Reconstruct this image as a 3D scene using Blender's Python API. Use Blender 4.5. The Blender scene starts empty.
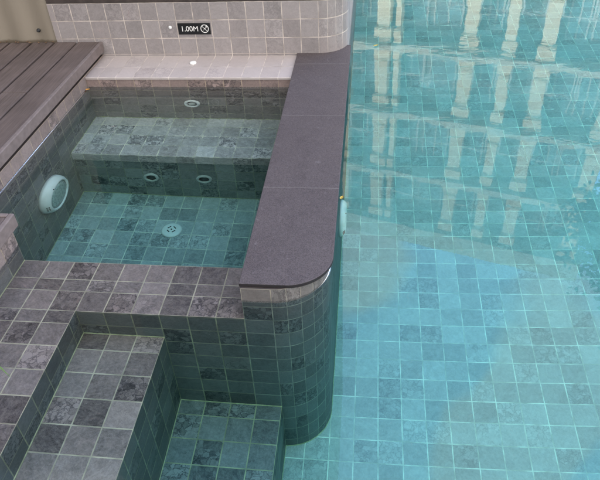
import bpy, math, random
from mathutils import Vector, Matrix
random.seed(7)
T = 0.1                       # one tile = 10 cm; all plan numbers below are in tiles, water level z = 0
sc = bpy.context.scene
col = sc.collection

# ------------------------------------------------------------------ helpers
class MB:
    """collects polygons (tile units) with uvs; build() links them as one mesh object"""
    def __init__(s): s.v = []; s.f = []; s.uv = []; s.sm = []
    def face(s, pts, uvs=None, smooth=False):
        b = len(s.v); s.v += [tuple(p) for p in pts]
        s.f.append(tuple(range(b, b + len(pts))))
        s.uv.append(uvs or [(0.5, 0.5)] * len(pts)); s.sm.append(smooth)
    def add(s, verts, faces, smooth=False):
        b = len(s.v); s.v += [tuple(p) for p in verts]
        for f in faces:
            s.f.append(tuple(i + b for i in f)); s.uv.append([(0.5, 0.5)] * len(f)); s.sm.append(smooth)
    def box(s, x0, x1, y0, y1, z0, z1):
        v = [(x, y, z) for z in (z0, z1) for y in (y0, y1) for x in (x0, x1)]
        s.add(v, [(0, 2, 3, 1), (4, 5, 7, 6), (0, 1, 5, 4), (2, 6, 7, 3), (0, 4, 6, 2), (1, 3, 7, 5)])
    def bar(s, a, b, w, h=None):
        """square bar between two points"""
        a = Vector(a); b = Vector(b); d = (b - a).normalized(); h = h or w
        up = Vector((0, 0, 1)) if abs(d.z) < .9 else Vector((0, 1, 0))
        e1 = d.cross(up).normalized() * w / 2; e2 = e1.cross(d).normalized() * h / 2
        v = [p + i * e1 + j * e2 for p in (a, b) for i, j in ((-1, -1), (1, -1), (1, 1), (-1, 1))]
        s.add(v, [(0, 3, 2, 1), (4, 5, 6, 7), (0, 1, 5, 4), (1, 2, 6, 5), (2, 3, 7, 6), (3, 0, 4, 7)])
    def lathe(s, prof, centre, axis, n=40, closed=False):
        """profile of (radius, height) swept round an axis"""
        c = Vector(centre); a = Vector(axis).normalized()
        t = Vector((0, 0, 1)) if abs(a.z) < .9 else Vector((1, 0, 0))
        e1 = a.cross(t).normalized(); e2 = a.cross(e1)
        vs = []
        for r, h in prof:
            for k in range(n):
                q = 2 * math.pi * k / n
                vs.append(c + a * h + (e1 * math.cos(q) + e2 * math.sin(q)) * r)
        fs = []
        m = len(prof)
        for i in range(m if closed else m - 1):
            j = (i + 1) % m
            for k in range(n):
                l = (k + 1) % n
                fs.append((i * n + k, i * n + l, j * n + l, j * n + k))
        if not closed:
            fs.append(tuple(range(n - 1, -1, -1))); fs.append(tuple((m - 1) * n + k for k in range(n)))
        s.add(vs, fs, True)
    def rect(s, axes, fixed, us, vs, flip=False, seed=0):
        """tiled rectangle: us, vs = positions of the joints along the two axes, one cell per tile"""
        for i in range(len(us) - 1):
            for j in range(len(vs) - 1):
                pts = []
                for a, b in ((us[i], vs[j]), (us[i + 1], vs[j]), (us[i + 1], vs[j + 1]), (us[i], vs[j + 1])):
                    p = [0, 0, 0]; p[axes[0]] = a; p[axes[1]] = b; p[3 - axes[0] - axes[1]] = fixed
                    pts.append(p)
                o = seed * 61
                uv = [(i + o, j + o), (i + 1 + o, j + o), (i + 1 + o, j + 1 + o), (i + o, j + 1 + o)]
                if flip: pts.reverse(); uv.reverse()
                s.face(pts, uv)
    def strip(s, path, zs, seed=0, smooth_from=None):
        """tiled vertical skin: path = [(x, y, u)], zs = joints"""
        o = seed * 61
        for i in range(len(path) - 1):
            (xa, ya, ua), (xb, yb, ub) = path[i], path[i + 1]
            for j in range(len(zs) - 1):
                s.face([(xa, ya, zs[j]), (xb, yb, zs[j]), (xb, yb, zs[j + 1]), (xa, ya, zs[j + 1])],
                       [(ua + o, j + o), (ub + o, j + o), (ub + o, j + 1 + o), (ua + o, j + 1 + o)])
    def build(s, name, mat, parent=None, bevel=0, seg=2, merge=True, shade=None):
        off = Vector((0, 0, 0)); q = parent
        while q is not None: off += q.location; q = q.parent
        me = bpy.data.meshes.new(name)
        me.from_pydata([Vector(p) * T - off for p in s.v], [], s.f)
        uvl = me.uv_layers.new(name="UVMap"); k = 0
        for f in s.uv:
            for c in f: uvl.data[k].uv = c; k += 1
        for p, m in zip(me.polygons, s.sm): p.use_smooth = m
        if merge:
            import bmesh
            bm = bmesh.new(); bm.from_mesh(me); bmesh.ops.remove_doubles(bm, verts=bm.verts, dist=1e-6)
            bm.to_mesh(me); bm.free()
        me.materials.append(mat)
        o = bpy.data.objects.new(name, me); col.objects.link(o); o.parent = parent
        if bevel:
            b = o.modifiers.new('edge', 'BEVEL'); b.width = bevel * T; b.segments = seg; b.limit_method = 'ANGLE'; b.angle_limit = math.radians(50)
        return o

def tag(o, label=None, cat=None, group=None, kind=None):
    for k, v in (('label', label), ('category', cat), ('group', group), ('kind', kind)):
        if v: o[k] = v
    return o
def thing(name, label, cat, loc=(0, 0, 0), group=None, rz=0):
    o = bpy.data.objects.new(name, None); col.objects.link(o)
    o.empty_display_size = .05
    o.location = Vector(loc) * T; o.rotation_euler.z = rz
    return tag(o, label, cat, group)
def cuts(a, b, ph=0.0, step=1.0, eps=.06):
    r = [a]; k = math.floor((a - ph) / step) + 1
    while ph + k * step < b - eps:
        if ph + k * step > a + eps: r.append(ph + k * step)
        k += 1
    return r + [b]

# ------------------------------------------------------------------ materials
class NT:
    def __init__(s, name):
        s.m = bpy.data.materials.new(name); s.m.use_nodes = True
        s.t = s.m.node_tree; s.t.nodes.clear(); s.out = s.n('ShaderNodeOutputMaterial')
    def n(s, kind, **kw):
        x = s.t.nodes.new(kind)
        for k, v in kw.items(): setattr(x, k, v)
        return x
    def l(s, a, b): s.t.links.new(a, b)
    def put(s, sock, v):
        if isinstance(v, bpy.types.NodeSocket): s.l(v, sock)
        elif isinstance(v, tuple) and len(v) == 3 and sock.type == 'RGBA': sock.default_value = (*v, 1)
        else: sock.default_value = v
    def math(s, op, a, b=0.0, c=None, clamp=False):
        x = s.n('ShaderNodeMath', operation=op, use_clamp=clamp)
        s.put(x.inputs[0], a); s.put(x.inputs[1], b)
        if c is not None: s.put(x.inputs[2], c)
        return x.outputs[0]
    def mix(s, f, a, b, mode='MIX'):
        x = s.n('ShaderNodeMix', data_type='RGBA', blend_type=mode)
        s.put(x.inputs['Factor'], f); s.put(x.inputs[6], a); s.put(x.inputs[7], b)
        return x.outputs[2]
    def ramp(s, v, a, b, lo=0.0, hi=1.0):
        x = s.n('ShaderNodeMapRange', interpolation_type='SMOOTHSTEP')
        s.put(x.inputs[0], v); x.inputs[1].default_value = a; x.inputs[2].default_value = b
        x.inputs[3].default_value = lo; x.inputs[4].default_value = hi
        return x.outputs[0]
    def noise(s, vec, scale, detail=4, rough=.55, dist=0.0):
        x = s.n('ShaderNodeTexNoise'); s.put(x.inputs['Vector'], vec)
        x.inputs['Scale'].default_value = scale; x.inputs['Detail'].default_value = detail
        x.inputs['Roughness'].default_value = rough; x.inputs['Distortion'].default_value = dist
        return x
    def vmath(s, op, a, b):
        x = s.n('ShaderNodeVectorMath', operation=op); s.put(x.inputs[0], a); s.put(x.inputs[1], b)
        return x.outputs[0]
    def pos(s): return s.n('ShaderNodeNewGeometry').outputs['Position']
    def bsdf(s, colr, rough=.6, spec=.4, normal=None, metal=0.0):
        b = s.n('ShaderNodeBsdfPrincipled')
        s.put(b.inputs['Base Color'], colr); s.put(b.inputs['Roughness'], rough)
        b.inputs['Specular IOR Level'].default_value = spec; b.inputs['Metallic'].default_value = metal
        if normal is not None: s.l(normal, b.inputs['Normal'])
        s.l(b.outputs[0], s.out.inputs[0]); return b
    def bump(s, h, strength, dist=.01):
        x = s.n('ShaderNodeBump'); s.put(x.inputs['Height'], h); s.put(x.inputs['Strength'], strength)
        x.inputs['Distance'].default_value = dist
        return x.outputs[0]

def stone(name, dark, light, grout, wash=None, wash_amt=0.0, veins=1.0, gw=.021, rough=.55, contrast=1.0, warm=.5, stain=False):
    """square grey stone tiles: every tile its own tone, some brecciated with dark veins; pale joints"""
    m = NT(name)
    uv = m.n('ShaderNodeTexCoord').outputs['UV']
    fl = m.n('ShaderNodeVectorMath', operation='FLOOR'); m.l(uv, fl.inputs[0])
    # joints (uv is integer on a joint)
    sep = m.n('ShaderNodeSeparateXYZ'); m.l(uv, sep.inputs[0])
    wob = m.noise(m.vmath('MULTIPLY', uv, (3.1, 3.1, 0)), 2.2, 2)
    wv = m.math('MULTIPLY', m.math('SUBTRACT', wob.outputs[0], .5), .018)
    def edge(o):
        f = m.math('FRACT', m.math('ADD', o, wv))
        return m.math('MINIMUM', f, m.math('SUBTRACT', 1.0, f))
    d = m.math('MINIMUM', edge(sep.outputs[0]), edge(sep.outputs[1]))
    g = m.ramp(d, gw * .75, gw * 1.35, 1.0, 0.0)
    # per tile random numbers
    cell = m.vmath('ADD', fl.outputs[0], (.5, .5, .5))
    wn = m.n('ShaderNodeTexWhiteNoise', noise_dimensions='3D'); m.l(cell, wn.inputs['Vector'])
    rs = m.n('ShaderNodeSeparateColor'); m.l(wn.outputs['Color'], rs.inputs[0])
    r1, r2, r3 = rs.outputs
    # texture coordinate: own piece of stone in every tile
    off = m.n('ShaderNodeVectorMath', operation='SCALE'); m.l(wn.outputs['Color'], off.inputs[0]); off.inputs['Scale'].default_value = 37.0
    loc = m.vmath('ADD', m.vmath('SUBTRACT', uv, fl.outputs[0]), off.outputs[0])
    rot = m.n('ShaderNodeVectorRotate', rotation_type='Z_AXIS'); m.l(loc, rot.inputs['Vector']); m.l(m.math('MULTIPLY', r3, 6.28), rot.inputs['Angle'])
    loc = rot.outputs[0]
    n1 = m.noise(loc, 2.0, 4, .58, 1.4); n2 = m.noise(loc, 11, 5, .72, .4); n3 = m.noise(loc, 55, 2, .7)
    st = m.noise(m.vmath('MULTIPLY', loc, (1.1, 3.6, 1.0)), 1.5, 4, .6, 1.6)     # soft directional clouding
    patch = m.noise(loc, 1.3, 2, .5)
    # broken stone: pale angular fragments in a dark matrix, in some tiles and then only in part of them
    dn = m.noise(loc, 3.0, 4, .6)
    wl = m.vmath('ADD', loc, m.vmath('MULTIPLY', dn.outputs['Color'], (.55, .55, .55)))
    vo = m.n('ShaderNodeTexVoronoi', feature='DISTANCE_TO_EDGE'); vo.inputs['Scale'].default_value = 4.2; m.l(wl, vo.inputs['Vector'])
    vc = m.n('ShaderNodeTexVoronoi', feature='F1'); vc.inputs['Scale'].default_value = 4.2; m.l(wl, vc.inputs['Vector'])
    vr = m.n('ShaderNodeSeparateColor'); m.l(vc.outputs['Color'], vr.inputs[0])
    bm_ = m.math('MULTIPLY', m.ramp(r3, .60, .84), m.ramp(m.math('ADD', patch.outputs[0], m.math('MULTIPLY', r3, .35)), .55, .75))
    bm_ = m.math('MULTIPLY', bm_, veins, clamp=True)
    tone = m.math('ADD', m.math('MULTIPLY', m.math('SUBTRACT', r1, .5), .55 * contrast), .5)
    for nn, k in ((n1, .85), (st, .55), (n2, .95), (n3, .75)):
        tone = m.math('ADD', tone, m.math('MULTIPLY', m.math('SUBTRACT', nn.outputs[0], .5), k * contrast))
    tone = m.math('ADD', tone, m.math('MULTIPLY', bm_, m.math('MULTIPLY', m.math('SUBTRACT', vr.outputs[0], .42), .75)), clamp=True)
    c = m.mix(tone, dark, light)
    c = m.mix(m.math('MULTIPLY', r2, warm), c, m.mix(.5, c, (1.0, .88, .85), 'MULTIPLY'))
    c = m.mix(m.math('MULTIPLY', m.ramp(st.outputs[0], .60, .72), m.ramp(r2, .5, .9, 0, .4)), c, m.mix(1.0, c, (1.25, .86, .8), 'MULTIPLY'))
    wid = m.math('MAXIMUM', m.math('ADD', m.math('MULTIPLY', n2.outputs[0], .30), m.math('ADD', m.math('MULTIPLY', patch.outputs[0], .30), -.21)), .008)
    edg = m.math('SUBTRACT', 1.0, m.math('DIVIDE', vo.outputs['Distance'], wid), clamp=True)
    bre = m.math('MULTIPLY', m.ramp(edg, .05, .65), bm_)
    # wandering dark veins that come and go
    v1 = m.noise(loc, 2.3, 3, .55, 2.2)
    hair = m.math('MULTIPLY', m.ramp(m.math('ABSOLUTE', m.math('SUBTRACT', v1.outputs[0], .5)), .0, .022, 1.0, 0.0), m.ramp(patch.outputs[0], .44, .62, 0, .8 * veins))
    hair = m.math('MULTIPLY', hair, m.ramp(n2.outputs[0], .35, .6, .25, 1.0))
    c = m.mix(m.math('MULTIPLY', m.math('MAXIMUM', bre, hair), .92), c, m.mix(1.0, c, (.30, .30, .34), 'MULTIPLY'))
    # pale chips and specks
    fle = m.noise(loc, 8, 3, .6, .6); c = m.mix(m.ramp(fle.outputs[0], .66, .72, 0, .45), c, m.mix(.4, c, light))
    spk = m.noise(loc, 24, 1, .5); c = m.mix(m.ramp(spk.outputs[0], .76, .80, 0, .55), c, m.mix(.6, c, (.62, .60, .58)))
    if wash: c = m.mix(m.math('MULTIPLY', m.ramp(m.noise(m.pos(), 9, 4).outputs[0], .2, .7, .72, 1.0), wash_amt), c, wash)
    gn = m.noise(m.pos(), 14, 3)
    gc = m.mix(m.ramp(gn.outputs[0], .3, .7), grout, tuple(x * .5 for x in grout))
    c = m.mix(m.math('MULTIPLY', g, .93), c, gc)
    if stain:      # tide mark: lime and dirt just above the water line
        z = m.n('ShaderNodeSeparateXYZ'); m.l(m.pos(), z.inputs[0])
        zz = m.math('ADD', z.outputs[2], m.math('MULTIPLY', m.math('SUBTRACT', m.noise(m.pos(), 38, 5, .7).outputs[0], .5), .016))
        band = m.math('MULTIPLY', m.ramp(zz, -.003, .0), m.ramp(zz, .003, .008, 1.0, 0.0))
        c = m.mix(m.math('MULTIPLY', band, .72), c, (.035, .03, .028))
        c = m.mix(m.ramp(zz, .002, .010, 0, .8), c, m.mix(.45, m.mix(1.0, c, (1.35, 1.08, 1.02), 'MULTIPLY'), (.125, .105, .10)))
    h = m.math('ADD', m.math('MULTIPLY', g, -1.0), m.math('MULTIPLY', n2.outputs[0], .35))
    rg = m.math('ADD', m.math('MULTIPLY', n1.outputs[0], .2), rough - .1)
    m.bsdf(c, rg, .35, m.bump(h, .35, .002))
    return m.m

G_WET = (.40, .42, .27); G_DRY = (.50, .45, .37)
M = {}
M['stone'] = stone('grey_stone_tiles', (.055, .062, .068), (.26, .275, .285), G_WET)
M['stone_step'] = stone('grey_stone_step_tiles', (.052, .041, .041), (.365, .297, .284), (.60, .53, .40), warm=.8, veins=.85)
M['stone_side_shaded'] = stone('step_side_tiles_shaded', (.033, .038, .040), (.175, .182, .184), (.33, .34, .235), contrast=.8)  # step stone darkened for upright faces: their shade is put into the colour
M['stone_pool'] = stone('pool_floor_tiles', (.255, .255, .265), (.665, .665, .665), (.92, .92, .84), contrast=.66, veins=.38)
M['stone_spafloor'] = stone('spa_floor_tiles', (.18, .205, .21), (.60, .65, .65), (.86, .90, .76), contrast=.85, veins=.7)
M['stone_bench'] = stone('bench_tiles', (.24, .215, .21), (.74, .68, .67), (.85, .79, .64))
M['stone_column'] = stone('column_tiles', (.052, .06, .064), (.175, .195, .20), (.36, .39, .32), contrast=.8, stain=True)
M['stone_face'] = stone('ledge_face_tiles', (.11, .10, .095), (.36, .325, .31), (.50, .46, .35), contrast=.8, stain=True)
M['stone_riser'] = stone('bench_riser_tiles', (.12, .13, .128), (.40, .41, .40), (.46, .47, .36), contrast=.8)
M['stone_spa'] = stone('spa_wall_tiles', (.09, .09, .088), (.31, .305, .30), (.46, .45, .33), contrast=.8, stain=True)
M['stone_wall'] = stone('dry_wall_tiles', (.092, .085, .085), (.335, .31, .307), (.60, .53, .47), wash=(.315, .29, .285), wash_amt=.42, contrast=.75, veins=.55)
M['stone_ledge'] = stone('ledge_tiles', (.29, .258, .248), (.46, .415, .40), (.62, .555, .50), wash=(.43, .388, .372), wash_amt=.5, contrast=.8, veins=.5, gw=.022)

def plain(name, colr, rough=.5, var=.12, scale=30, spec=.4, bump=0.0):
    m = NT(name); n = m.noise(m.pos(), scale, 5, .6)
    c = m.mix(m.ramp(n.outputs[0], .25, .75), tuple(x * (1 - var) for x in colr), tuple(min(1, x * (1 + var)) for x in colr))
    m.bsdf(c, rough, spec, m.bump(n.outputs[0], bump, .003) if bump else None); return m.m
def granite():
    m = NT('dark_granite'); p = m.pos()
    a = m.noise(p, 480, 2, .8); b = m.noise(p, 230, 2, .7); d = m.noise(p, 6, 5, .6)
    t = m.math('ADD', m.math('MULTIPLY', a.outputs[0], .62), m.math('MULTIPLY', b.outputs[0], .38))
    c = m.mix(m.ramp(t, .36, .64), (.046, .038, .039), (.128, .107, .107))
    c = m.mix(m.ramp(d.outputs[0], .3, .7, .0, .35), c, m.mix(1.0, c, (.72, .70, .72), 'MULTIPLY'))
    oi = m.n('ShaderNodeObjectInfo').outputs['Random']
    c = m.mix(m.math('MULTIPLY', oi, .5), c, m.mix(1.0, c, (.80, .80, .82), 'MULTIPLY'))
    ws = m.noise(p, 11, 4, .55, 1.0); c = m.mix(m.ramp(ws.outputs[0], .56, .63, 0, .22), c, m.mix(1.0, c, (.62, .60, .62), 'MULTIPLY'))
    # pale dry scuffs
    e = m.noise(p, 22, 4, .7, 1.5); c = m.mix(m.ramp(e.outputs[0], .60, .74, 0, .22), c, (.30, .27, .28))
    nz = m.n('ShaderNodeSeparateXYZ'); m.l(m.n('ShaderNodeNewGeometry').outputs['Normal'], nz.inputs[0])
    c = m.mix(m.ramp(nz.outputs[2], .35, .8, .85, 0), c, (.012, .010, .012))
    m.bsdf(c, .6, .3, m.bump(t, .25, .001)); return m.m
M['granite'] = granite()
def decking():
    m = NT('grey_brown_decking'); p = m.pos()
    st = m.vmath('MULTIPLY', p, (140, 3, 140)); n = m.noise(st, 1.0, 5, .65, .4)
    st2 = m.noise(m.vmath('MULTIPLY', p, (420, 6, 420)), 1.0, 2)
    oi = m.n('ShaderNodeObjectInfo').outputs['Random']
    big = m.noise(p, 5, 4)
    t = m.math('ADD', m.math('MULTIPLY', n.outputs[0], .5), m.math('MULTIPLY', st2.outputs[0], .3))
    t = m.math('ADD', t, m.math('MULTIPLY', big.outputs[0], .35))
    c = m.mix(m.ramp(t, .35, .8), (.064, .050, .045), (.158, .126, .117))
    c = m.mix(m.math('MULTIPLY', oi, .35), c, m.mix(1.0, c, (.74, .72, .74), 'MULTIPLY'))
    dk = m.noise(p, 55, 3); c = m.mix(m.ramp(dk.outputs[0], .70, .78, 0, .5), c, (.05, .04, .038))
    m.bsdf(c, .58, .3, m.bump(t, .3, .002)); return m.m
M['deck'] = decking()
M['deck_edge'] = plain('decking_edge', (.155, .128, .122), .6, .15, 40)
M['dark_gap'] = plain('dark_gap', (.015, .013, .012), .9)
def metal_sheet():
    m = NT('beige_painted_sheet'); p = m.pos()
    n = m.noise(m.vmath('MULTIPLY', p, (8, 8, 2)), 1.0, 5); d = m.noise(p, 26, 5, .7)
    z = m.n('ShaderNodeSeparateXYZ'); m.l(p, z.inputs[0])
    c = m.mix(n.outputs[0], (.19, .165, .13), (.26, .23, .185))
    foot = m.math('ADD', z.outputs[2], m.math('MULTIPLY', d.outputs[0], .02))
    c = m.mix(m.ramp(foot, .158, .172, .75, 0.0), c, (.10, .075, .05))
    c = m.mix(m.ramp(d.outputs[0], .62, .75, 0, .3), c, (.18, .14, .10))
    m.bsdf(c, .45, .4); return m.m
M['sheet'] = metal_sheet()
M['white_plastic'] = plain('white_plastic', (.80, .82, .80), .35, .05, 20)
M['grey_plastic'] = plain('aged_white_plastic', (.52, .54, .53), .4, .1, 30)
M['lens'] = plain('lamp_lens', (.36, .46, .44), .25, .35, 90, .6)
M['black'] = plain('black_plastic', (.008, .008, .009), .35, .2, 60)
M['dark_hole'] = plain('dark_hole', (.02, .022, .024), .6)
M['jet_throat'] = plain('jet_throat', (.07, .085, .085), .5)
M['sign_white'] = plain('sign_white_paint', (.72, .72, .70), .5, .05)
M['yellow_leaf'] = plain('yellow_leaf', (.50, .37, .07), .6, .2, 200)
M['orange_leaf'] = plain('orange_leaf', (.60, .30, .07), .6, .2, 200)
M['petal'] = plain('white_petal', (.85, .84, .80), .6, .05, 200)
M['cream'] = plain('cream_render', (.92, .76, .52), .8, .05, 1.2)
M['facade'] = plain('grey_render', (.30, .29, .27), .85, .2, .8)
M['pale_render'] = plain('pale_render', (.72, .68, .62), .85, .08, .8)
M['slab'] = plain('pale_concrete', (.70, .63, .52), .8, .15, 2)
M['frame_white'] = plain('white_window_frame', (.58, .58, .56), .5, .04)
M['dark_house'] = plain('dark_render', (.045, .042, .040), .85, .25, 1.5)
M['soffit'] = plain('dark_soffit', (.03, .028, .027), .8, .2, 3)
M['batten'] = plain('pale_batten', (.62, .52, .50), .7, .1, 5)
M['cap'] = plain('dark_wall_cap', (.045, .035, .032), .7, .3, 25)
M['ground'] = plain('earth', (.16, .145, .12), .95, .25, 2)
M['terracotta'] = plain('terracotta', (.34, .15, .09), .8, .15, 12)
M['bark'] = plain('bark', (.12, .09, .065), .9, .3, 12, bump=.5)
def window_glass():
    m = NT('window_glass'); n = m.noise(m.pos(), .5, 3)
    m.bsdf(m.mix(n.outputs[0], (.10, .15, .17), (.30, .38, .42)), .08, .6); return m.m
M['glass'] = window_glass()
def leafy(name, a, b):
    m = NT(name); n = m.noise(m.pos(), 1.6, 4); r = m.noise(m.pos(), 14, 2)
    c = m.mix(m.ramp(m.math('ADD', m.math('MULTIPLY', n.outputs[0], .6), m.math('MULTIPLY', r.outputs[0], .4)), .3, .7), a, b)
    m.bsdf(c, .5, .4); return m.m
M['leaf'] = leafy('green_leaf', (.018, .036, .012), (.05, .085, .024))
M['blade'] = leafy('long_green_leaf', (.05, .11, .018), (.12, .21, .04))

def water_mat():
    m = NT('pool_water'); p = m.pos()
    s = m.n('ShaderNodeSeparateXYZ'); m.l(p, s.inputs[0])
    far = m.ramp(s.outputs[1], .3, 1.5, .12, 1.0)                         # calmer towards the steps
    spa = m.math('MULTIPLY', m.math('MULTIPLY', m.ramp(s.outputs[0], .0, -.1), m.ramp(s.outputs[1], .55, .95)), 1.0)
    dv = m.n('ShaderNodeVectorMath', operation='DISTANCE'); m.l(p, dv.inputs[0]); dv.inputs[1].default_value = (-.40, 1.12, 0)
    jet = m.ramp(dv.outputs['Value'], .06, .34, 1.0, 0.0)      # a spa jet disturbs the surface near the bench
    a = m.noise(m.vmath('MULTIPLY', p, (.8, 1.1, 1)), 5.0, 1, .4, .3)
    b = m.noise(m.vmath('MULTIPLY', p, (.75, 1.5, 1)), 19, 2, .5, .5)
    h = m.math('MULTIPLY', m.math('ADD', m.math('MULTIPLY', a.outputs[0], .5), m.math('MULTIPLY', b.outputs[0], .11)), far)
    sa = m.noise(p, 11, 2, .5, .6); sb = m.noise(p, 34, 2, .5, .4)
    hs = m.math('ADD', sa.outputs[0], m.math('MULTIPLY', sb.outputs[0], .2))
    h = m.math('ADD', h, m.math('MULTIPLY', hs, m.math('MULTIPLY', spa, .95)))
    cfine = m.noise(m.vmath('MULTIPLY', p, (1.6, .7, 1)), 42, 2, .5, .6)
    h = m.math('ADD', h, m.math('MULTIPLY', m.math('MULTIPLY', cfine.outputs[0], jet), .75))
    pt = m.noise(p, 1.4, 2, .5)                       # gusts: rippled and calm patches
    h = m.math('MULTIPLY', h, m.ramp(pt.outputs[0], .35, .65, .55, 1.55))
    nm = m.bump(h, 1.0, WAVE)
    g = m.n('ShaderNodeBsdfGlass'); g.inputs['Roughness'].default_value = 0.0; g.inputs['IOR'].default_value = 1.333
    g.inputs['Color'].default_value = (1, 1, 1, 1); m.l(nm, g.inputs['Normal'])
    va = m.n('ShaderNodeVolumeAbsorption'); va.inputs['Color'].default_value = (*ABS, 1); va.inputs['Density'].default_value = DENS
    m.l(g.outputs[0], m.out.inputs[0]); m.l(va.outputs[0], m.out.inputs[1])
    return m.m
WAVE = .0011
ABS = (.12, .86, .815); DENS = .47

# ------------------------------------------------------------------ main levels (tiles)
DEEP = -11.97; ZP = -1.30; Z2 = -3.07; Z3 = -8.33; ZSF = -8.7; ZB = -4.1
YS = 2.54; YR = 12.60; YN = 12.48; YL = 16.35; YW = 19.31
XSPA = -11.5; XPL = -9.03; XW = 2.8
FAR_Y = 72.0; FAR_X = 52.0; NEAR_Y = -32.0

# ground with the pool cut out, one sheet to the horizon
b = MB(); R = 6000
for x0, x1, y0, y1 in ((-R, -12.2, -R, R), (FAR_X, R, -R, R), (-12.2, FAR_X, -R, NEAR_Y), (-12.2, FAR_X, FAR_Y, R), (-12.2, XW - .3, YW + 1.7, FAR_Y)):
    b.face([(x0, y0, .45), (x1, y0, .45), (x1, y1, .45), (x0, y1, .45)])
tag(b.build('ground', M['ground']), kind='structure')
b = MB(); b.rect((0, 1), DEEP, cuts(1.0, FAR_X, 2.79), cuts(NEAR_Y, FAR_Y, 2.476), seed=1)
b.rect((0, 1), DEEP, [-3, -2, -1, 0, 1], cuts(NEAR_Y, -9, 2.476), seed=2)
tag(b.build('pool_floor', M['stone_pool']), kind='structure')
b = MB(); b.rect((0, 1), ZSF, cuts(XSPA, .1, -9.79), cuts(YS - .1, YR + .1, YR - 1), seed=3)
tag(b.build('spa_floor', M['stone_spafloor']), kind='structure')
b = MB(); b.box(-12.0, FAR_X - .2, NEAR_Y + .2, FAR_Y - .2, -13, 0)
tag(b.build('water', water_mat()), kind='structure')

wob_ = bpy.data.objects['water']
def meniscus(pts2, out):
    """the water climbing a few millimetres up a wall; out = side of the path the water is on"""
    prof = [(.008, .034), (.014, .022), (.024, .013), (.038, .008), (.058, .006)]
    rows = []
    for i, q in enumerate(pts2):
        a_ = Vector(pts2[max(0, i - 1)]); b_ = Vector(pts2[min(len(pts2) - 1, i + 1)]); d = (b_ - a_).normalized(); nrm = Vector((d.y, -d.x)) * out
        rows.append([(q[0] + nrm.x * o, q[1] + nrm.y * o, z) for o, z in prof])
    mb = MB(); n = len(prof)
    for r_ in rows: mb.v += r_
    for i in range(len(rows) - 1):
        for k in range(n - 1):
            q = i * n + k; mb.f.append((q, q + n, q + n + 1, q + 1)); mb.uv.append([(.5, .5)] * 4); mb.sm.append(True)
    o = mb.build('meniscus', M['film'], wob_); o['kind'] = 'structure'
def film():
    m = NT('water_film'); g = m.n('ShaderNodeBsdfGlass'); g.inputs['IOR'].default_value = 1.333; g.inputs['Roughness'].default_value = .02
    t_ = m.n('ShaderNodeBsdfTransparent'); mx_ = m.n('ShaderNodeMixShader'); mx_.inputs[0].default_value = .5
    gl = m.n('ShaderNodeBsdfGlossy'); gl.inputs['Roughness'].default_value = .16
    fr = m.n('ShaderNodeFresnel'); fr.inputs['IOR'].default_value = 1.333
    m.l(fr.outputs[0], mx_.inputs[0]); m.l(t_.outputs[0], mx_.inputs[1]); m.l(gl.outputs[0], mx_.inputs[2]); m.l(mx_.outputs[0], m.out.inputs[0]); return m.m
M['film'] = film()
# outer pool walls beyond the picture
b = MB(); b.rect((1, 2), FAR_X, cuts(NEAR_Y, FAR_Y), cuts(-12.2, .6, -.37), flip=True, seed=4)
b.rect((0, 2), FAR_Y, cuts(XW, FAR_X), cuts(-12.2, .6, -.37), seed=5)
b.rect((0, 2), NEAR_Y, cuts(-12, FAR_X), cuts(-12.2, .6, -.37), flip=True, seed=6)
tag(b.build('pool_wall', M['stone']), 'grey tiled outer wall around the far sides of the large pool', 'pool wall')

# ------------------------------------------------------------------ partition between spa and pool, with its coping
def arc(cx, cy, r, a0, a1, n):
    return [(cx + r * math.cos(a0 + (a1 - a0) * i / n), cy + r * math.sin(a0 + (a1 - a0) * i / n)) for i in range(n + 1)]
zrows = [DEEP - .3, -11.37] + [-.37 - k for k in range(10, -1, -1)] + [.605]
part = thing('partition_wall', 'rounded tiled wall between spa and pool topped with dark granite slabs', 'partition wall', (1.4, 8, 0))
b = MB()
path = [(0, YW + 2, -21.3)] + [(0, y, -y) for y in reversed(cuts(0, YW + .5))][1:]
path = [(0, YW + .5, 40)] + [(0, float(y), 40 + 19 - y) for y in range(19, -1, -1)]
path += [(1.0, 0.0, 60)]
K = 24; rr = 1.8; arcpts = arc(1.0, rr, rr, -math.pi / 2, 0, K)
for i, (x, y) in enumerate(arcpts[1:], 1): path.append((x, y, 60 + i / K * math.pi / 2 * rr / .5))
ue = path[-1][2]; un = math.ceil(ue)
path += [(XW, 2.4, un)] + [(XW, 2.4 + k, un + k) for k in range(1, 17)] + [(XW, YW + 1.6, un + 17)]
b.strip(path, zrows, seed=7)
top = [(x, y, .605) for x, y, u in path]
b.face(top)
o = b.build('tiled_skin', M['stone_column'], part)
for p in o.data.polygons: p.use_smooth = True
o.data.set_sharp_from_angle(angle=math.radians(35))
meniscus([(x, y) for x, y, u in path[20:]], 1)
meniscus([(XSPA, YS), (XSPA, YL)], 1); meniscus([(XSPA, YL), (0, YL)], 1)
# coping slabs
def slab(y0, y1, tip=False):
    mb = MB(); x0, x1, z0, z1 = -.04, 2.97, .615, .755
    if tip:
        pl = [(x1, y1)] + [(x0, y1), (x0, .06)]
        pl += arc(1.42, 1.60, 1.55, -math.pi / 2, 0, 28)
    else: pl = [(x1, y1), (x0, y1), (x0, y0), (x1, y0)]
    n = len(pl)
    if tip: pl[3] = (1.42, .06)
    mb.face([(x, y, z1) for x, y in pl]); mb.face([(x, y, z0) for x, y in reversed(pl)])
    for i in range(n):
        (xa, ya), (xb, yb) = pl[i], pl[(i + 1) % n]
        mb.face([(xa, ya, z0), (xb, yb, z0), (xb, yb, z1), (xa, ya, z1)])
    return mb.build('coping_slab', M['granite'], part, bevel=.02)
slab(0, 5.675, True); slab(5.705, 11.735); slab(11.765, 17.775); slab(17.805, YW + 1.2)
M['mortar'] = plain('pale_mortar', (.14, .125, .125), .8, .25, 40)
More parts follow.
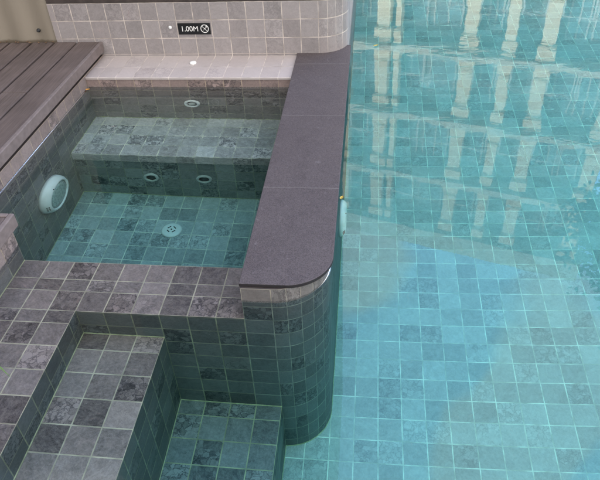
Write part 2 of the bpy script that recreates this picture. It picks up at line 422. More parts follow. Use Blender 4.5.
for yj in (5.69, 11.75, 17.79):
    b = MB(); b.box(-.03, 2.96, yj - .0149, yj + .0149, .62, .752); b.build('mortar_joint', M['mortar'], part)

# ------------------------------------------------------------------ tiled wall at the back with rounded end
wall = thing('tiled_wall', 'high grey tiled wall behind the spa with a rounded end', 'wall', (-6, YW + .8, 0))
wz = [DEEP - .3] + [-.40 - k for k in range(11, -1, -1)] + [.6, .72, 1.66, 2.68, 3.66]
b = MB()
wx = 1.216; r2 = 1.584
wp = [(-14.1, YW + 1.6, 98.4), (-14.1, YW, 100)] + [(wx - k, YW, 116 - k) for k in range(15, -1, -1)]
K = 24
for i, (x, y) in enumerate(arc(wx, YW + r2, r2, -math.pi / 2, 0, K)[1:], 1): wp.append((x, y, 116 + i / K * math.pi / 2 * r2 / .5))
u0 = math.ceil(wp[-1][2])
wp += [(XW, YW + r2 + k * 1.0, u0 + k) for k in range(1, 50)]
b.strip(wp, wz, seed=8)
o = b.build('tiled_skin', M['stone_wall'], wall)
for p in o.data.polygons: p.use_smooth = True
o.data.set_sharp_from_angle(angle=math.radians(35))
b = MB()
cp = [(x, y) for x, y, u in wp]
cp2 = [(-14.1, YW + .04)] + [(wx, YW + .04)] + arc(wx, YW + r2, r2 - .04, -math.pi / 2, 0, 20)[1:] + [(XW - .04, FAR_Y - 3), (-14.1, FAR_Y - 3)]
b.face([(x, y, 4.55) for x, y in cp2])
for i in range(len(cp2) - 1):
    (xa, ya), (xb, yb) = cp2[i], cp2[i + 1]; b.face([(xa, ya, 3.661), (xb, yb, 3.661), (xb, yb, 4.55), (xa, ya, 4.55)])
b.build('wall_cap', M['cap'], wall)

# ledge in front of the wall
led = thing('tiled_ledge', 'pale dry stone ledge along the foot of the back wall above the spa water', 'ledge', (-5, YL + 1, 0))
xs = cuts(-11.5, -.0, wx)
b = MB(); b.rect((0, 1), .62, xs, [YL - .06, YL + 1.36, YW], seed=9)
b.rect((0, 2), YL - .06, xs, [.50, .62], seed=9)
b.rect((1, 2), -11.5, [YL - .06, YW], [.50, .62], flip=True, seed=9)
b.face([(-11.5, YL - .06, .50), (-11.5, YL, .50), (0, YL, .50), (0, YL - .06, .50)])
b.build('ledge_top', M['stone_ledge'], led, bevel=.03)
b = MB(); b.rect((0, 2), YL, xs, [ZB - .2, -3.4, -2.4, -1.4, -.40, .50], seed=10)
b.build('ledge_face', M['stone_face'], led)

# spa bench
ben = thing('spa_bench', 'submerged tiled seat across the back of the spa', 'bench', (-5.5, 14.5, ZSF))
xs = cuts(XSPA, .02, -10.86)
b = MB(); b.rect((0, 1), ZB, xs, [YN, YN + 1, YN + 2, YN + 3, YL + .02], seed=11)
b.rect((0, 2), YN, xs, [ZB - .74, ZB], seed=12)
b.face([(XSPA, YN, ZB - .74), (XSPA, YR, ZB - .74), (0, YR, ZB - .74), (0, YN, ZB - .74)])
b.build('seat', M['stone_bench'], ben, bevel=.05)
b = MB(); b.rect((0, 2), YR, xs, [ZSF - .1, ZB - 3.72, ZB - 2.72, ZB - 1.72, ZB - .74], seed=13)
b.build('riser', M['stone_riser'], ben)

# left side wall of the spa, and the wall that returns to carry the walkway
sw = thing('spa_side_wall', 'tiled side wall of the spa under the deck edge', 'spa wall', (-11.8, 10, ZSF))
b = MB(); zz = [ZSF - .1, -8.3] + [-.30 - k for k in range(7, -1, -1)] + [.72]
b.rect((1, 2), XSPA, cuts(YS, YW, 9.37), zz, seed=14)
b.face([(XSPA, YS, .72), (XSPA, YW, .72), (XSPA - .7, YW, .72), (XSPA - .7, YS, .72)], [(.5, .5)] * 4)
b.build('tiled_skin', M['stone_spa'], sw)
rw = thing('return_wall', 'short tiled wall under the front corner of the deck beside the walkway', 'spa wall', (-10, 1, ZSF))
b = MB(); b.rect((0, 2), YS, cuts(-12.2, XPL, XPL), zz, flip=True, seed=15)
b.rect((1, 2), XPL, cuts(NEAR_Y, YS, YS - .98), zz, seed=16)
b.face([(XPL, NEAR_Y, .72), (XPL, YS, .72), (-12.2, YS, .72), (-12.2, NEAR_Y, .72)], [(.5, .5)] * 4)
b.build('tiled_skin', M['stone_spa'], rw)

# ------------------------------------------------------------------ walkway and steps
wk = thing('walkway', 'L-shaped tiled walkway just under the water in front of the spa', 'walkway', (-5, 1, ZP))
b = MB()
xs = cuts(XPL, 0.0, 0.0); ys = [0, .98, 1.58, YS]
b.rect((0, 1), ZP, xs, ys, seed=17)
ly = cuts(NEAR_Y, 0, .42)
b.rect((0, 1), ZP, [x for x in xs if x <= -5.99], ly, seed=18)
b_top = b; b = MB()
b.rect((0, 2), 0, [x for x in xs if x >= -6.01], [Z3 - .1] + [-.37 - k for k in range(7, 0, -1)] + [ZP], seed=19)
b.rect((1, 2), -6.0, ly, [Z2 - .1, ZP - 1.0, ZP], seed=20)
b.rect((0, 2), YS, xs, [ZSF - .1] + [-.37 - k for k in range(8, 0, -1)] + [ZP], flip=True, seed=21)
b.build('tiled_side', M['stone_side_shaded'], wk)
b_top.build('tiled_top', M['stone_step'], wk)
st = thing('upper_step', 'three tiles wide submerged step below the walkway', 'step', (-4.5, -3, Z2))
b = MB(); ys = cuts(NEAR_Y, -.0, -.73)
b.rect((0, 1), Z2, [-6, -5, -4, -3], ys, seed=22)
b.build('tiled_top', M['stone_step'], st)
b = MB(); b.rect((1, 2), -3.0, ys, [Z3 - .1] + [Z2 - k for k in range(5, -1, -1)], seed=23)
b.build('tiled_side', M['stone_side_shaded'], st)
st = thing('lower_step', 'deeper submerged step of four tiles beside the rounded wall end', 'step', (-1, -3, Z3))
b = MB(); ys = cuts(NEAR_Y + 20, -.0, -.62)
b.rect((0, 1), Z3, [-3, -2, -1, 0, 1], ys, seed=24)
b.build('tiled_top', M['stone'], st); b = MB()
b.rect((1, 2), 1.0, ys, [DEEP - .1, Z3 - 3, Z3 - 2, Z3 - 1, Z3], seed=25)
b.rect((0, 2), ys[0], [-3, -2, -1, 0, 1], [DEEP - .1, Z3 - 3, Z3 - 2, Z3 - 1, Z3], seed=26)
b.build('tiled_side', M['stone_side_shaded'], st)

M['bead'] = plain('lime_stained_joint', (.44, .44, .27), .8, .35, 45)
def bead(parent, *segs, w=.05):
    mb = MB()
    for a_, b_ in segs: mb.bar(a_, b_, w)
    return mb.build('joint_bead', M['bead'], parent)
e_ = .015
bead(wk, ((XPL, NEAR_Y, ZP + e_), (XPL, YS, ZP + e_)))
bead(bpy.data.objects['upper_step'], ((-6, NEAR_Y, Z2 + e_), (-6, 0, Z2 + e_)), ((-6, 0, Z2 + e_), (-3, 0, Z2 + e_)))
bead(bpy.data.objects['lower_step'], ((-3, NEAR_Y + 20, Z3 + e_), (-3, 0, Z3 + e_)), ((-3, 0, Z3 + e_), (1, 0, Z3 + e_)))
bead(ben, ((XSPA, YL, ZB + e_), (0, YL, ZB + e_)), ((XSPA, YN, ZB + e_), (XSPA, YL, ZB + e_)), ((XSPA, YR, ZSF + e_), (0, YR, ZSF + e_)), w=.045)
bead(sw, ((XSPA, YS, ZSF + e_), (XSPA, YR, ZSF + e_)), w=.045)
seg_ = [(x, y, DEEP + e_) for x, y, u in path if y < 21]
i0 = max(i for i, q in enumerate(seg_) if q[0] == 1.0)
bead(part, *[(seg_[i], seg_[i + 1]) for i in range(i0, len(seg_) - 1)])
bead(bpy.data.objects['lower_step'], ((1, NEAR_Y + 20, DEEP + e_), (1, 0, DEEP + e_)))

# ------------------------------------------------------------------ deck
dk = thing('timber_deck', 'grey brown plank deck wrapping the left side of the spa', 'deck', (-13, 8, 1.5))
XE = -11.33; XE2 = -8.70; DZ = 1.5; YD = 2.58
gx = [-12.85 - 1.38 * k for k in range(0, 9)]
def board(x0, x1, y0, y1, z1=DZ):
    mb = MB(); mb.box(x0, x1, y0, y1, DZ - .25, z1)
    return mb.build('board', M['deck'], dk, bevel=.035)
board(gx[0] + .05, XE - .21, YD - .2, YW - .06)
for i in range(8):
    x1 = gx[i] - .075; x0 = gx[i + 1] + .075
    board(x0, x1, NEAR_Y, 9.2 if i % 2 else 12.6); board(x0, x1, (9.2 if i % 2 else 12.6) + .03, YW - .06)
for x0, x1 in ((gx[0] + .05, -11.50), (-11.40, -10.1), (-10.0, XE2 - .21)):
    board(x0, x1, NEAR_Y, YD - .25)
b = MB(); b.box(XE - .2, XE, YD, YW - .06, .96, DZ + .012); b.build('fascia', M['deck_edge'], dk, bevel=.04)
b = MB(); b.box(XE2 - .2, XE2, NEAR_Y, YD, .96, DZ + .012); b.build('fascia', M['deck_edge'], dk, bevel=.04)
b = MB(); b.box(XE, XE2 - .2, YD - .2, YD, .96, DZ + .012); b.build('fascia', M['deck_edge'], dk, bevel=.04)
b = MB(); b.box(-24, XE - .3, NEAR_Y, YW - .1, .98, DZ - .26); b.box(XE - .3, XE2 - .3, NEAR_Y, YD - .3, .98, DZ - .26)
b.build('frame', M['dark_gap'], dk)

# beige corrugated sheet wall beside the tiled wall
ms = thing('sheet_wall', 'beige ribbed metal wall at the back of the deck', 'metal wall', (-18, YW + .3, 1.5))
b = MB(); n = 200; x0, x1 = -36, -14.105
pts = []
for i in range(n + 1):
    x = x0 + (x1 - x0) * i / n
    w = math.sin(2 * math.pi * x / 1.75); pts.append((x, YW + .16 + .085 * w))
for i in range(n):
    (xa, ya), (xb, yb) = pts[i], pts[i + 1]
    b.face([(xa, ya, 1.35), (xb, yb, 1.35), (xb, yb, 27), (xa, ya, 27)], None, True)
b.build('ribbed_sheet', M['sheet'], ms)
b = MB(); b.lathe([(.11, 0), (.11, .05), (.075, .06), (.07, .16), (.03, .2)], (-15.08, YW + .13, 2.14), (0, -1, .0), 16)
b.build('bolt', M['dark_hole'], ms)

# ------------------------------------------------------------------ fittings
def spa_lamp(name, label, c, ax, R, H):
    t = thing(name, label, 'underwater light', c, 'round underwater lights')
    mb = MB(); mb.lathe([(R * .72, H * .80), (R * .735, H * .96), (R * .77, H), (R * .82, H * .97), (R * .93, H * .66), (R * .99, H * .32), (R, .0), (R * .5, 0)], c, ax, 64); mb.build('bezel', M['white_plastic'], t)
    mb = MB(); mb.lathe([(R * .735, H * .86), (R * .5, H * .93), (R * .2, H * .97), (.02, H * .975)], c, ax, 48); mb.build('lens', M['lens'], t)
    a = Vector(ax); side = Vector((0, -1, 0)); up = Vector((0, 0, 1))
    for k in range(6):
        q = math.radians(-12 + 7 * (k % 3)); rad = R * (.87 if k < 3 else .93); hh = H * (.83 if k < 3 else .67)
        e = Vector(c) + a * hh + (side * math.cos(q) + up * math.sin(q)) * rad
        mb = MB(); mb.lathe([(.034, -.02), (.034, .02), (.01, .025)], e, (a + side * .8).normalized(), 10); mb.build('screw', M['dark_hole'], t)
    e = Vector(c) + a * H * .97 + (side * .35 + up * .94) * R * .82
    mb = MB(); mb.lathe([(.034, -.02), (.034, .02), (.01, .025)], e, ax, 10); mb.build('screw', M['dark_hole'], t)
spa_lamp('underwater_light', 'round white light with teal lens on the side wall of the spa', (XSPA, 9.45, -4.8), (1, 0, 0), 1.30, .52)
spa_lamp('underwater_light', 'round white light seen edge-on on the pool side of the dividing wall', (XW, 10.2, -7.2), (1, 0, 0), 1.12, .30)

def jet(label, c, eye, R=.42):
    t = thing('water_jet', label, 'jet fitting', c, 'round jet fittings in the spa')
    mb = MB(); mb.lathe([(R * .66, .09), (R * .78, .12), (R * .93, .09), (R, .02), (R, 0), (R * .64, 0)], c, (0, -1, 0), 40, closed=True)
    mb.build('flange', M['white_plastic'] if eye else M['grey_plastic'], t)
    mb = MB(); mb.lathe([(R * .68, .02), (.02, .025)], c, (0, -1, 0), 32); mb.build('socket', M['dark_hole'] if eye else M['jet_throat'], t)
    if eye:
        mb = MB(); mb.lathe([(R * .40, .02), (R * .40, .09), (R * .27, .13), (R * .16, .13), (R * .15, .07), (.01, .065)], c, (0, -1, 0), 28); mb.build('nozzle', M['grey_plastic'], t)
        for k in range(2):
            s_ = 1 if k else -1
            mb = MB(); mb.box(c[0] + s_ * R * .5 - .05, c[0] + s_ * R * .5 + .05, c[1] - .10, c[1] - .02, c[2] - .03, c[2] + .03); mb.build('lug', M['grey_plastic'], t)
jet('white jet with a dark star-shaped nozzle on the wall under the ledge', (-5.72, YL, -2.12), True, .46)
jet('ring-shaped jet on the bench riser, nearer the side wall light', (-7.45, YR, -6.70), False)
jet('ring-shaped jet on the bench riser, nearer the dark coping', (-4.55, YR, -6.66), False)

t = thing('drain_cover', 'round white drain cover with slots on the spa floor', 'drain cover', (-5.86, 9.85, ZSF))
c = (-5.86, 9.85, ZSF)
b = MB(); b.lathe([(.54, .0), (.54, .05), (.46, .10), (.2, .13), (.01, .135)], c, (0, 0, 1), 48); b.build('cover', M['white_plastic'], t)
for k in range(4):
    q = math.pi / 4 + k * math.pi / 2; mb = MB()
    d = Vector((math.cos(q), math.sin(q), 0)); e = Vector((-d.y, d.x, 0)); cc = Vector(c) + Vector((0, 0, .137)) + d * .20
    mb.bar(cc - e * .10, cc + e * .10, .05, .02); mb.build('slot', M['dark_hole'], t)
b = MB(); b.lathe([(.045, .13), (.04, .15)], c, (0, 0, 1), 12); b.build('screw', M['dark_hole'], t)

t = thing('suction_cap', 'small white round cap lying on the pale ledge under the depth sign', 'cap', (-5.85, 18.2, .62))
b = MB(); b.lathe([(.19, 0), (.19, .06), (.15, .10), (.02, .115)], (-5.85, 18.2, .62), (0, 0, 1), 28); b.build('cap_body', M['white_plastic'], t)
t = thing('wall_plug', 'tiny white plug in the tiled wall beside the depth sign', 'plug', (-7.18, YW, 2.28))
b = MB(); b.lathe([(.10, -.01), (.09, .04), (.03, .06)], (-7.18, YW, 2.28), (0, -1, 0), 14); b.build('plug_body', M['white_plastic'], t)

# depth sign
sg = thing('depth_sign', 'black depth sign reading 1.00M with a crossed-out circle symbol', 'sign', (-5.79, YW, 1.89))
sx0, sx1, sz0, sz1 = -6.72, -4.87, 1.89, 2.52
b = MB(); b.box(sx0, sx1, YW - .07, YW + .01, sz0, sz1); b.build('plate', M['black'], sg, bevel=.015)
cu = bpy.data.curves.new('lettering', 'FONT'); cu.body = '1.00M'; cu.size = .041; cu.extrude = .0006; cu.align_x = 'LEFT'; cu.align_y = 'CENTER'
cu.space_character = 1.0
tx = bpy.data.objects.new('lettering', cu); col.objects.link(tx); tx.parent = sg
tx.location = Vector((sx0 + .15, YW - .076, 2.20)) * T - sg.location; tx.rotation_euler = (math.pi / 2, 0, 0); tx.scale = (1.0, 1, 1)
cu.materials.append(M['sign_white'])
bpy.context.view_layer.update()
lm = bpy.data.meshes.new_from_object(tx.evaluated_get(bpy.context.evaluated_depsgraph_get()))
lo = bpy.data.objects.new('lettering', lm); col.objects.link(lo); lo.parent = sg
lo.location = tx.location; lo.rotation_euler = tx.rotation_euler; lo.scale = tx.scale
bpy.data.objects.remove(tx); bpy.data.curves.remove(cu); lo.name = 'lettering'
if not lm.materials: lm.materials.append(M['sign_white'])
b = MB(); cs = (-5.19, YW - .072, 2.215)
b.lathe([(.195, 0), (.195, .012), (.235, .012), (.235, 0)], cs, (0, -1, 0), 40, closed=True)
y = YW - .079
b.bar((cs[0] - .15, y, cs[2] + .15), (cs[0] + .15, y, cs[2] - .15), .035, .012)
b.bar((cs[0] - .08, y + .001, cs[2] - .09), (cs[0] + .07, y + .001, cs[2] + .07), .045, .010)
b.lathe([(.042, 0), (.042, .01)], (cs[0] + .10, y + .004, cs[2] + .10), (0, -1, 0), 14)
b.bar((cs[0] - .02, y + .002, cs[2] + .04), (cs[0] + .09, y + .002, cs[2] - .02), .02, .010)
b.build('symbol', M['sign_white'], sg)

# floating leaves and petal
def leaf(name, label, cat, c, rz, L, W, mat):
    mb = MB(); n = 6; vs = []
    for i in range(n + 1):
        s_ = i / n; w = W * math.sin(math.pi * min(1, s_ * .97 + .03)) ** .8; x = (s_ - .5) * L
        for k in (-1, 0, 1): vs.append((x, k * w / 2, .015 + .04 * abs(k) + .05 * (s_ - .5) ** 2))
    fs = []
    for i in range(n):
        for k in range(2): q = i * 3 + k; fs.append((q, q + 3, q + 4, q + 1))
    cq, sq = math.cos(rz), math.sin(rz)
    mb.add([(c[0] + x * cq - y * sq, c[1] + x * sq + y * cq, c[2] + z) for x, y, z in vs], fs, True)
    return tag(mb.build(name, mat), label, cat)
leaf('fallen_leaf', 'orange leaf at the water line of the spa side wall', 'leaf', (XSPA + .1, 16.0, .02), .3, .30, .16, M['orange_leaf'])
leaf('fallen_leaf', 'yellow leaf floating against the edge of the dark coping', 'leaf', (3.05, 6.05, .02), 1.2, .24, .14, M['yellow_leaf'])
leaf('fallen_leaf', 'yellow leaf floating on open pool water near the rounded wall end', 'leaf', (4.43, 22.2, .01), .5, .34, .14, M['yellow_leaf'])
leaf('petal', 'small white petal floating in front of the ledge', 'petal', (-1.8, 16.45, .01), .2, .17, .13, M['petal'])

M['dry_leaf'] = plain('dry_leaf', (.16, .10, .06), .8, .3, 200)
rl_ = random.Random(3)
for k in range(9):
    leaf('dry_leaf', 'small dry leaf scrap lying on the deck at the foot of the beige metal wall', 'leaf', (-17.4 + .38 * k + rl_.uniform(-.12, .12), YW - .12 - rl_.uniform(0, .22), DZ + .03), rl_.uniform(0, 6), rl_.uniform(.10, .24), rl_.uniform(.06, .12), M['dry_leaf'])['group'] = 'dry leaf scraps by the metal wall'
# potted plant on the deck, one blade reaches into the picture
pp = thing('potted_plant', 'potted plant on the deck with long green blades', 'plant', (-10.2, -4.6, DZ))
b = MB(); b.lathe([(.75, 0), (1.0, 1.5), (1.08, 1.5), (1.08, 1.7), (.92, 1.7), (.9, 1.45), (.02, 1.4)], (-10.2, -4.6, DZ + .02), (0, 0, 1), 32); b.build('pot', M['terracotta'], pp)
def blade(tip, lift, w=.20):
    mb = MB(); a = Vector((-10.2, -4.6, DZ + 1.4)); t_ = Vector(tip); n = 14; L = []
    mid = (a + t_) / 2 + Vector((0, 0, lift))
    side = (t_ - a).cross(Vector((0, 0, 1))).normalized()
    for i in range(n + 1):
        s_ = i / n; p = a * (1 - s_) ** 2 + mid * 2 * s_ * (1 - s_) + t_ * s_ ** 2
        ww = w * (1 - s_ ** 3) * .5 + .006
        L += [p - side * ww + Vector((0, 0, ww * .5)), p, p + side * ww + Vector((0, 0, ww * .5))]
    mb.add(L, [(i * 3 + k, i * 3 + 3 + k, i * 3 + 4 + k, i * 3 + 1 + k) for i in range(n) for k in (0, 1)], True)
    return mb.build('leaf_blade', M['blade'], pp)
blade((-5.55, -4.43, 1.2), 6.0, .42)
for q in range(11):
    a_ = q * 2.399; r_ = 2.2 + .5 * math.sin(q * 5)
    tipx = -10.2 + r_ * math.cos(a_)
    if tipx > -9.2 and math.sin(a_) > -.95: tipx = -9.2 + .1 * q * .05
    blade((tipx, -4.6 + r_ * math.sin(a_), DZ + 2.4 + .6 * math.cos(q * 3)), 3.0)

# ------------------------------------------------------------------ surroundings mirrored in the water
# dark house behind the tiled wall with a projecting roof
dh = thing('dark_house', 'dark rendered house behind the tiled wall with a deep projecting roof', 'house', (-22, 50, .45))
b = MB(); b.box(-46, .4, 46, 70, .45, 96); b.build('wall', M['dark_house'], dh)
slots = [(-8.25, 30.5, 38, .24), (-6.6, 31, 37, .26), (-8.35, 24, 29.5, .30), (-6.55, 25, 30.6, .34), (-9.4, 25, 30, .2), (-14.1, 18, 26, .26), (-13.4, 18.5, 25, .16), (-12.2, 20, 27, .2)]
X_ = sorted({-46, .45} | {x + k * w / 2 for x, a, e, w in slots for k in (-1, 1)})
Y_ = sorted({16.5, 45.98} | {v for x, a, e, w in slots for v in (a, e)})
rf = MB()
for i in range(len(X_) - 1):                      # roof planks with narrow open slots between them
    run = None
    for j in range(len(Y_) - 1):
        xc, yc = (X_[i] + X_[i + 1]) / 2, (Y_[j] + Y_[j + 1]) / 2
        hole = any(abs(xc - x) < w / 2 and a < yc < e for x, a, e, w in slots)
        if not hole: run = (run[0], Y_[j + 1]) if run else (Y_[j], Y_[j + 1])
        if run and (hole or j == len(Y_) - 2): rf.box(X_[i], X_[i + 1], run[0], run[1], 40, 41.2); run = None
ro = rf.build('roof', M['soffit'], dh, merge=False)
for k in range(3):
    for j in range(3):
        wdw = MB(); x = -38 + 14 * k; z = 14 + 26 * j
        wdw.box(x, x + 6, 45.9, 46.02, z, z + 11); w_ = wdw.build('window', M['dark_gap'], dh)

lh = thing('added_shade_house', 'unseen tall pale house added left of the deck to shade the pool', 'house', (-42, -60, .45))  # unseen house, added to keep direct sun off the pool and spa
b = MB(); b.box(-60, -36.5, -150, 40, .45, 125); b.build('wall', M['pale_render'], lh)
b = MB(); b.box(-61, -35.5, -151, 41, 125.02, 128); b.build('roof', M['soffit'], lh)
for k in range(8):
    for j in range(4):
        q = MB(); y0 = -140 + 22 * k; z = 8 + 30 * j
        q.box(-36.55, -36.3, y0, y0 + 9, z, z + 14); wf = q.build('window', M['frame_white'], lh)
        q = MB(); q.box(-36.31, -36.22, y0 + .8, y0 + 8.2, z + .8, z + 13.2); q.build('pane', M['glass'], wf)
# apartment building across the pool, turned about 19 degrees
A = Vector((-6.0, 246.0)); dirv = Vector((105, -36)).normalized(); ang = math.atan2(dirv.y, dirv.x)
ab = thing('apartment_building', 'cream columned apartment building with balconies beyond the pool', 'apartment building', (A.x, A.y, .45), rz=ang)
class Loc:      # local frame of the facade: s along it, d behind it
    pass
def build_local(mb, name, mat, parent, bevel=0):
    """mesh given in the building's own frame"""
    me = bpy.data.meshes.new(name)
    off = Vector((0, 0, 0)); q = parent
    while q is not None and q is not ab: q = q.parent
    me.from_pydata([Vector(p) * T for p in mb.v], [], mb.f); me.materials.append(mat)
    o_ = bpy.data.objects.new(name, me); col.objects.link(o_); o_.parent = parent
    return o_
LEFT, RIGHT = -70.0, 112.0
def az_s(az):       # where a bearing from the photographer meets the facade
    t_ = math.tan(math.radians(az)); cx, cy = 3.94, -14.35
    return ((cx - A.x) + t_ * (A.y - cy)) / (dirv.x - t_ * dirv.y)
cols = [(-52, 4), (-24, 4), (az_s(-1.9), 3.6), (az_s(1.55), 5.2), (az_s(2.9), 2.2), (az_s(9.4), 5.2), (az_s(12.9), 4.0), (az_s(16.1), 5.0), (az_s(22.3), 6.0)]
b = MB(); b.box(LEFT, RIGHT, 5.5, 70, 0, 174); bw = build_local(b, 'wall', M['facade'], ab)
floors = [25, 55, 85, 115, 145, 175]
for z in floors:
    b = MB(); b.box(LEFT - 2, RIGHT + 3, -4.5, 5.48, z - 2.6, z); build_local(b, 'floor_slab', M['slab'], ab)
for s_, w in cols:
    b = MB(); b.box(s_ - w / 2, s_ + w / 2, -3.0, 1.2, 0, 22.38)
    for k in range(5):       # shaft, cap and foot blocks on every storey, set apart by dark recessed joints
        z0, z1 = floors[k], floors[k + 1] - 2.6
        b.box(s_ - w * .36, s_ + w * .36, -1.6, 1.2, z0 + .01, z1 - .01)
        b.box(s_ - w * .62, s_ + w * .62, -3.4, 1.25, z0 + .02, z0 + 3.6)
        b.box(s_ - w / 2, s_ + w / 2, -3.0, 1.22, z0 + 5.0, z1 - 8.2)
        b.box(s_ - w * .68, s_ + w * .68, -3.5, 1.3, z1 - 6.2, z1 - 2.0)
    build_local(b, 'column', M['cream'], ab)
edges = sorted([c_[0] for c_ in cols if c_[1] > 3] + [RIGHT])
for k in range(5):
    z0 = floors[k]
    for i in range(len(edges) - 1):
        a0, a1 = edges[i] + 4, edges[i + 1] - 4
        if a1 - a0 < 6: continue
        nW = 2 if a1 - a0 > 11 else 1
        for w in range(nW):
            p0 = a0 + (a1 - a0) * (w + .08) / nW; p1 = a0 + (a1 - a0) * (w + .92) / nW
            p1 = min(p1, p0 + 13)
            zt = z0 + 20
            f_ = MB(); t_ = .65
            f_.box(p0, p1, 4.7, 5.47, z0 + 1, z0 + 1 + t_); f_.box(p0, p1, 4.7, 5.47, zt - t_, zt)
            for xx in ((p0, (p0 + p1 - t_) / 2, p1 - t_) if (k + w + i) % 2 else (p0, p1 - t_)): f_.box(xx, xx + t_, 4.7, 5.47, z0 + 1 + t_ + .01, zt - t_ - .01)
            wf = build_local(f_, 'window', M['frame_white'], ab)
            g_ = MB(); g_.box(p0 + t_, p1 - t_, 5.1, 5.4, z0 + 1 + t_, zt - t_); build_local(g_, 'pane', M['glass'], wf)
    for i in range(len(edges) - 1):
        r_ = MB()
        a0, a1 = edges[i] + 2.8, edges[i + 1] - 2.8
        if a1 - a0 < 5: continue
        r_.box(a0, a1, -2.6, -2.2, z0 + 9.4, z0 + 10)
        n = 1 if a1 - a0 < 20 else 2
        for q in range(n + 1): r_.box(a0 + (a1 - a0) * q / n - .3, a0 + (a1 - a0) * q / n + .3, -2.7, -2.1, z0 + .02, z0 + 9.39)
        build_local(r_, 'balcony_railing', M['frame_white'], ab)
b = MB(); b.box(LEFT - 2, RIGHT + 3, -4.5, -3.5, 175.02, 182); build_local(b, 'parapet', M['slab'], ab)

# tree on the right bank
def tree(label, base, h, crad, n):
    t = thing('leafy_tree', label, 'tree', base)
    rnd = random.Random(int(h)); bx, by, bz = base
    mb = MB()
    def limb(a, c_, r0, r1, k=8):
        a = Vector(a); c_ = Vector(c_); d = (c_ - a).normalized(); e1 = d.cross(Vector((.3, .9, .1))).normalized(); e2 = d.cross(e1)
        vs = []
        for j in range(5):
            s_ = j / 4; p = a.lerp(c_, s_) + e1 * math.sin(s_ * 3) * r0 * .5; r = r0 + (r1 - r0) * s_
            vs += [p + (e1 * math.cos(2 * math.pi * q / k) + e2 * math.sin(2 * math.pi * q / k)) * r for q in range(k)]
        mb.add(vs, [(j * k + q, j * k + (q + 1) % k, (j + 1) * k + (q + 1) % k, (j + 1) * k + q) for j in range(4) for q in range(k)], True)
    limb((bx, by, bz), (bx + 1, by, h * .62), 2.4, 1.3)
    cl = []
    for q in range(16):
        a_ = q * 2.4; e_ = rnd.uniform(-.4, 1.1); rr_ = crad * rnd.uniform(.45, .95)
        c_ = Vector((bx + math.cos(a_) * rr_ * math.cos(e_), by + math.sin(a_) * rr_ * math.cos(e_), h * .74 + math.sin(e_) * rr_ * .8))
        cl.append(c_); limb((bx + 1, by, h * rnd.uniform(.45, .62)), c_, .9, .15, 6)
    mb.build('trunk', M['bark'], t)
    mb = MB()
    for q in range(n):
        c_ = cl[q % len(cl)]; p = c_ + Vector((rnd.gauss(0, 1), rnd.gauss(0, 1), rnd.gauss(0, .7))) * crad * .2
        d = Vector((rnd.gauss(0, 1), rnd.gauss(0, 1), rnd.gauss(-.3, .6))).normalized(); e = d.cross(Vector((rnd.random(), rnd.random(), rnd.random()))).normalized()
        L = rnd.uniform(1.2, 2.4)
        mb.add([p, p + d * L * .5 + e * L * .25, p + d * L, p + d * L * .5 - e * L * .25], [(0, 1, 2, 3)])
    mb.build('crown', M['leaf'], t, merge=False)
tree('broad leafy tree leaning over the right bank of the pool', (80, 92, .45), 100, 26, 26000)

# ------------------------------------------------------------------ sky and sun
SKY_GAIN = 12.5; CLOUD = (20.8, 19.2, 18.0, 1)
SUN_EL, SUN_AZ = 36, 235        # degrees; azimuth clockwise from +Y
w = bpy.data.worlds.new("World"); sc.world = w; w.use_nodes = True
nt = w.node_tree; nt.nodes.clear()
sky = nt.nodes.new('ShaderNodeTexSky'); sky.sky_type = 'NISHITA'; sky.sun_disc = False
sky.sun_elevation = math.radians(SUN_EL); sky.sun_rotation = math.radians(SUN_AZ); sky.air_density = 1.0; sky.dust_density = 1.2
tc = nt.nodes.new('ShaderNodeTexCoord')
mp = nt.nodes.new('ShaderNodeMapping'); mp.inputs['Scale'].default_value = (1, 1, 2.0); mp.inputs['Location'].default_value = (.35, .1, .0)
nt.links.new(tc.outputs['Generated'], mp.inputs[0])
no = nt.nodes.new('ShaderNodeTexNoise'); no.inputs['Scale'].default_value = 2.6; no.inputs['Detail'].default_value = 7; no.inputs['Roughness'].default_value = .55; no.inputs['Distortion'].default_value = .3
nt.links.new(mp.outputs[0], no.inputs[0])
gap_dir = Vector((math.sin(math.radians(13)) * math.cos(math.radians(48)), math.cos(math.radians(13)) * math.cos(math.radians(48)), math.sin(math.radians(48))))
dt = nt.nodes.new('ShaderNodeVectorMath'); dt.operation = 'DOT_PRODUCT'; nt.links.new(tc.outputs['Generated'], dt.inputs[0]); dt.inputs[1].default_value = gap_dir
gm = nt.nodes.new('ShaderNodeMapRange'); gm.interpolation_type = 'SMOOTHSTEP'                 # a blue break in the clouds
gm.inputs[1].default_value = .66; gm.inputs[2].default_value = .83; gm.inputs[3].default_value = .22; gm.inputs[4].default_value = -.24
nt.links.new(dt.outputs['Value'], gm.inputs[0])
ad = nt.nodes.new('ShaderNodeMath'); ad.operation = 'ADD'; nt.links.new(no.outputs[0], ad.inputs[0]); nt.links.new(gm.outputs[0], ad.inputs[1])
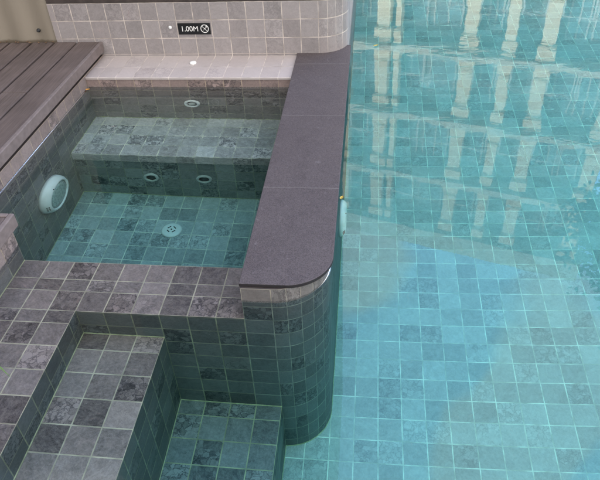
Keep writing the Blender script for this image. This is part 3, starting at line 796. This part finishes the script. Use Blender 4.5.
for d_, c0, amt in (((.314, .641, .701), .991, .36), ((.209, .53, .822), .9965, .44), ((-.028, .764, .645), .996, .40), ((.30, .58, .757), .995, .30)):     # single clouds inside the break
    dc = nt.nodes.new('ShaderNodeVectorMath'); dc.operation = 'DOT_PRODUCT'; nt.links.new(tc.outputs['Generated'], dc.inputs[0]); dc.inputs[1].default_value = Vector(d_).normalized()
    dm = nt.nodes.new('ShaderNodeMapRange'); dm.interpolation_type = 'SMOOTHSTEP'
    dm.inputs[1].default_value = c0 - .006; dm.inputs[2].default_value = 1.0; dm.inputs[3].default_value = 0; dm.inputs[4].default_value = amt
    nt.links.new(dc.outputs['Value'], dm.inputs[0])
    a2 = nt.nodes.new('ShaderNodeMath'); a2.operation = 'ADD'; nt.links.new(ad.outputs[0], a2.inputs[0]); nt.links.new(dm.outputs[0], a2.inputs[1]); ad = a2
mr = nt.nodes.new('ShaderNodeMapRange'); mr.interpolation_type = 'SMOOTHSTEP'
mr.inputs[1].default_value = .44; mr.inputs[2].default_value = .62; mr.inputs[3].default_value = 0; mr.inputs[4].default_value = .95
nt.links.new(ad.outputs[0], mr.inputs[0])
bo = nt.nodes.new('ShaderNodeMix'); bo.data_type = 'RGBA'; bo.blend_type = 'MULTIPLY'; bo.inputs[0].default_value = 1.0
nt.links.new(sky.outputs[0], bo.inputs[6]); bo.inputs[7].default_value = (SKY_GAIN * .92, SKY_GAIN * .95, SKY_GAIN * 1.0, 1)
mx = nt.nodes.new('ShaderNodeMix'); mx.data_type = 'RGBA'
nt.links.new(mr.outputs[0], mx.inputs[0]); nt.links.new(bo.outputs[2], mx.inputs[6]); mx.inputs[7].default_value = CLOUD
bg = nt.nodes.new('ShaderNodeBackground'); bg.inputs['Strength'].default_value = .15
nt.links.new(mx.outputs[2], bg.inputs[0])
wo = nt.nodes.new('ShaderNodeOutputWorld'); nt.links.new(bg.outputs[0], wo.inputs[0])
sl = bpy.data.lights.new('sun', 'SUN'); sl.energy = 5.0; sl.angle = math.radians(.6); sl.color = (1, .95, .88)
so = bpy.data.objects.new('sun', sl); col.objects.link(so)
el, azr = math.radians(SUN_EL), math.radians(SUN_AZ)
sd = Vector((math.sin(azr) * math.cos(el), math.cos(azr) * math.cos(el), math.sin(el)))
so.rotation_euler = sd.to_track_quat('Z', 'Y').to_euler(); so.location = sd * 30

# ------------------------------------------------------------------ camera (solved from the tile grid)
cam = bpy.data.cameras.new('camera'); co = bpy.data.objects.new('camera', cam); col.objects.link(co); sc.camera = co
cam.sensor_width = 36; cam.sensor_fit = 'HORIZONTAL'; cam.lens = 614.596 / 600 * 36; cam.clip_start = .02; cam.clip_end = 2000
pi_, ya, rl = (math.radians(v) for v in (38.634, 7.4781, -3.1669))
fw = Vector((-math.sin(ya) * math.cos(pi_), math.cos(ya) * math.cos(pi_), -math.sin(pi_)))
r = Vector((math.cos(ya), math.sin(ya), 0)); u = r.cross(fw)
r2_ = r * math.cos(rl) + u * math.sin(rl); u2_ = u * math.cos(rl) - r * math.sin(rl)
mt = Matrix((r2_, u2_, -fw)).transposed().to_4x4(); mt.translation = Vector((3.9449, -14.3501, 14.2619)) * T
co.matrix_world = mt

sc.view_settings.view_transform = 'Standard'; sc.view_settings.look = 'None'; sc.view_settings.exposure = 0
sc.render.engine = 'CYCLES'
sc.cycles.use_denoising = True; sc.cycles.max_bounces = 12; sc.cycles.diffuse_bounces = 4; sc.cycles.transmission_bounces = 10
sc.cycles.caustics_refractive = True; sc.cycles.caustics_reflective = False; sc.cycles.sample_clamp_indirect = 6
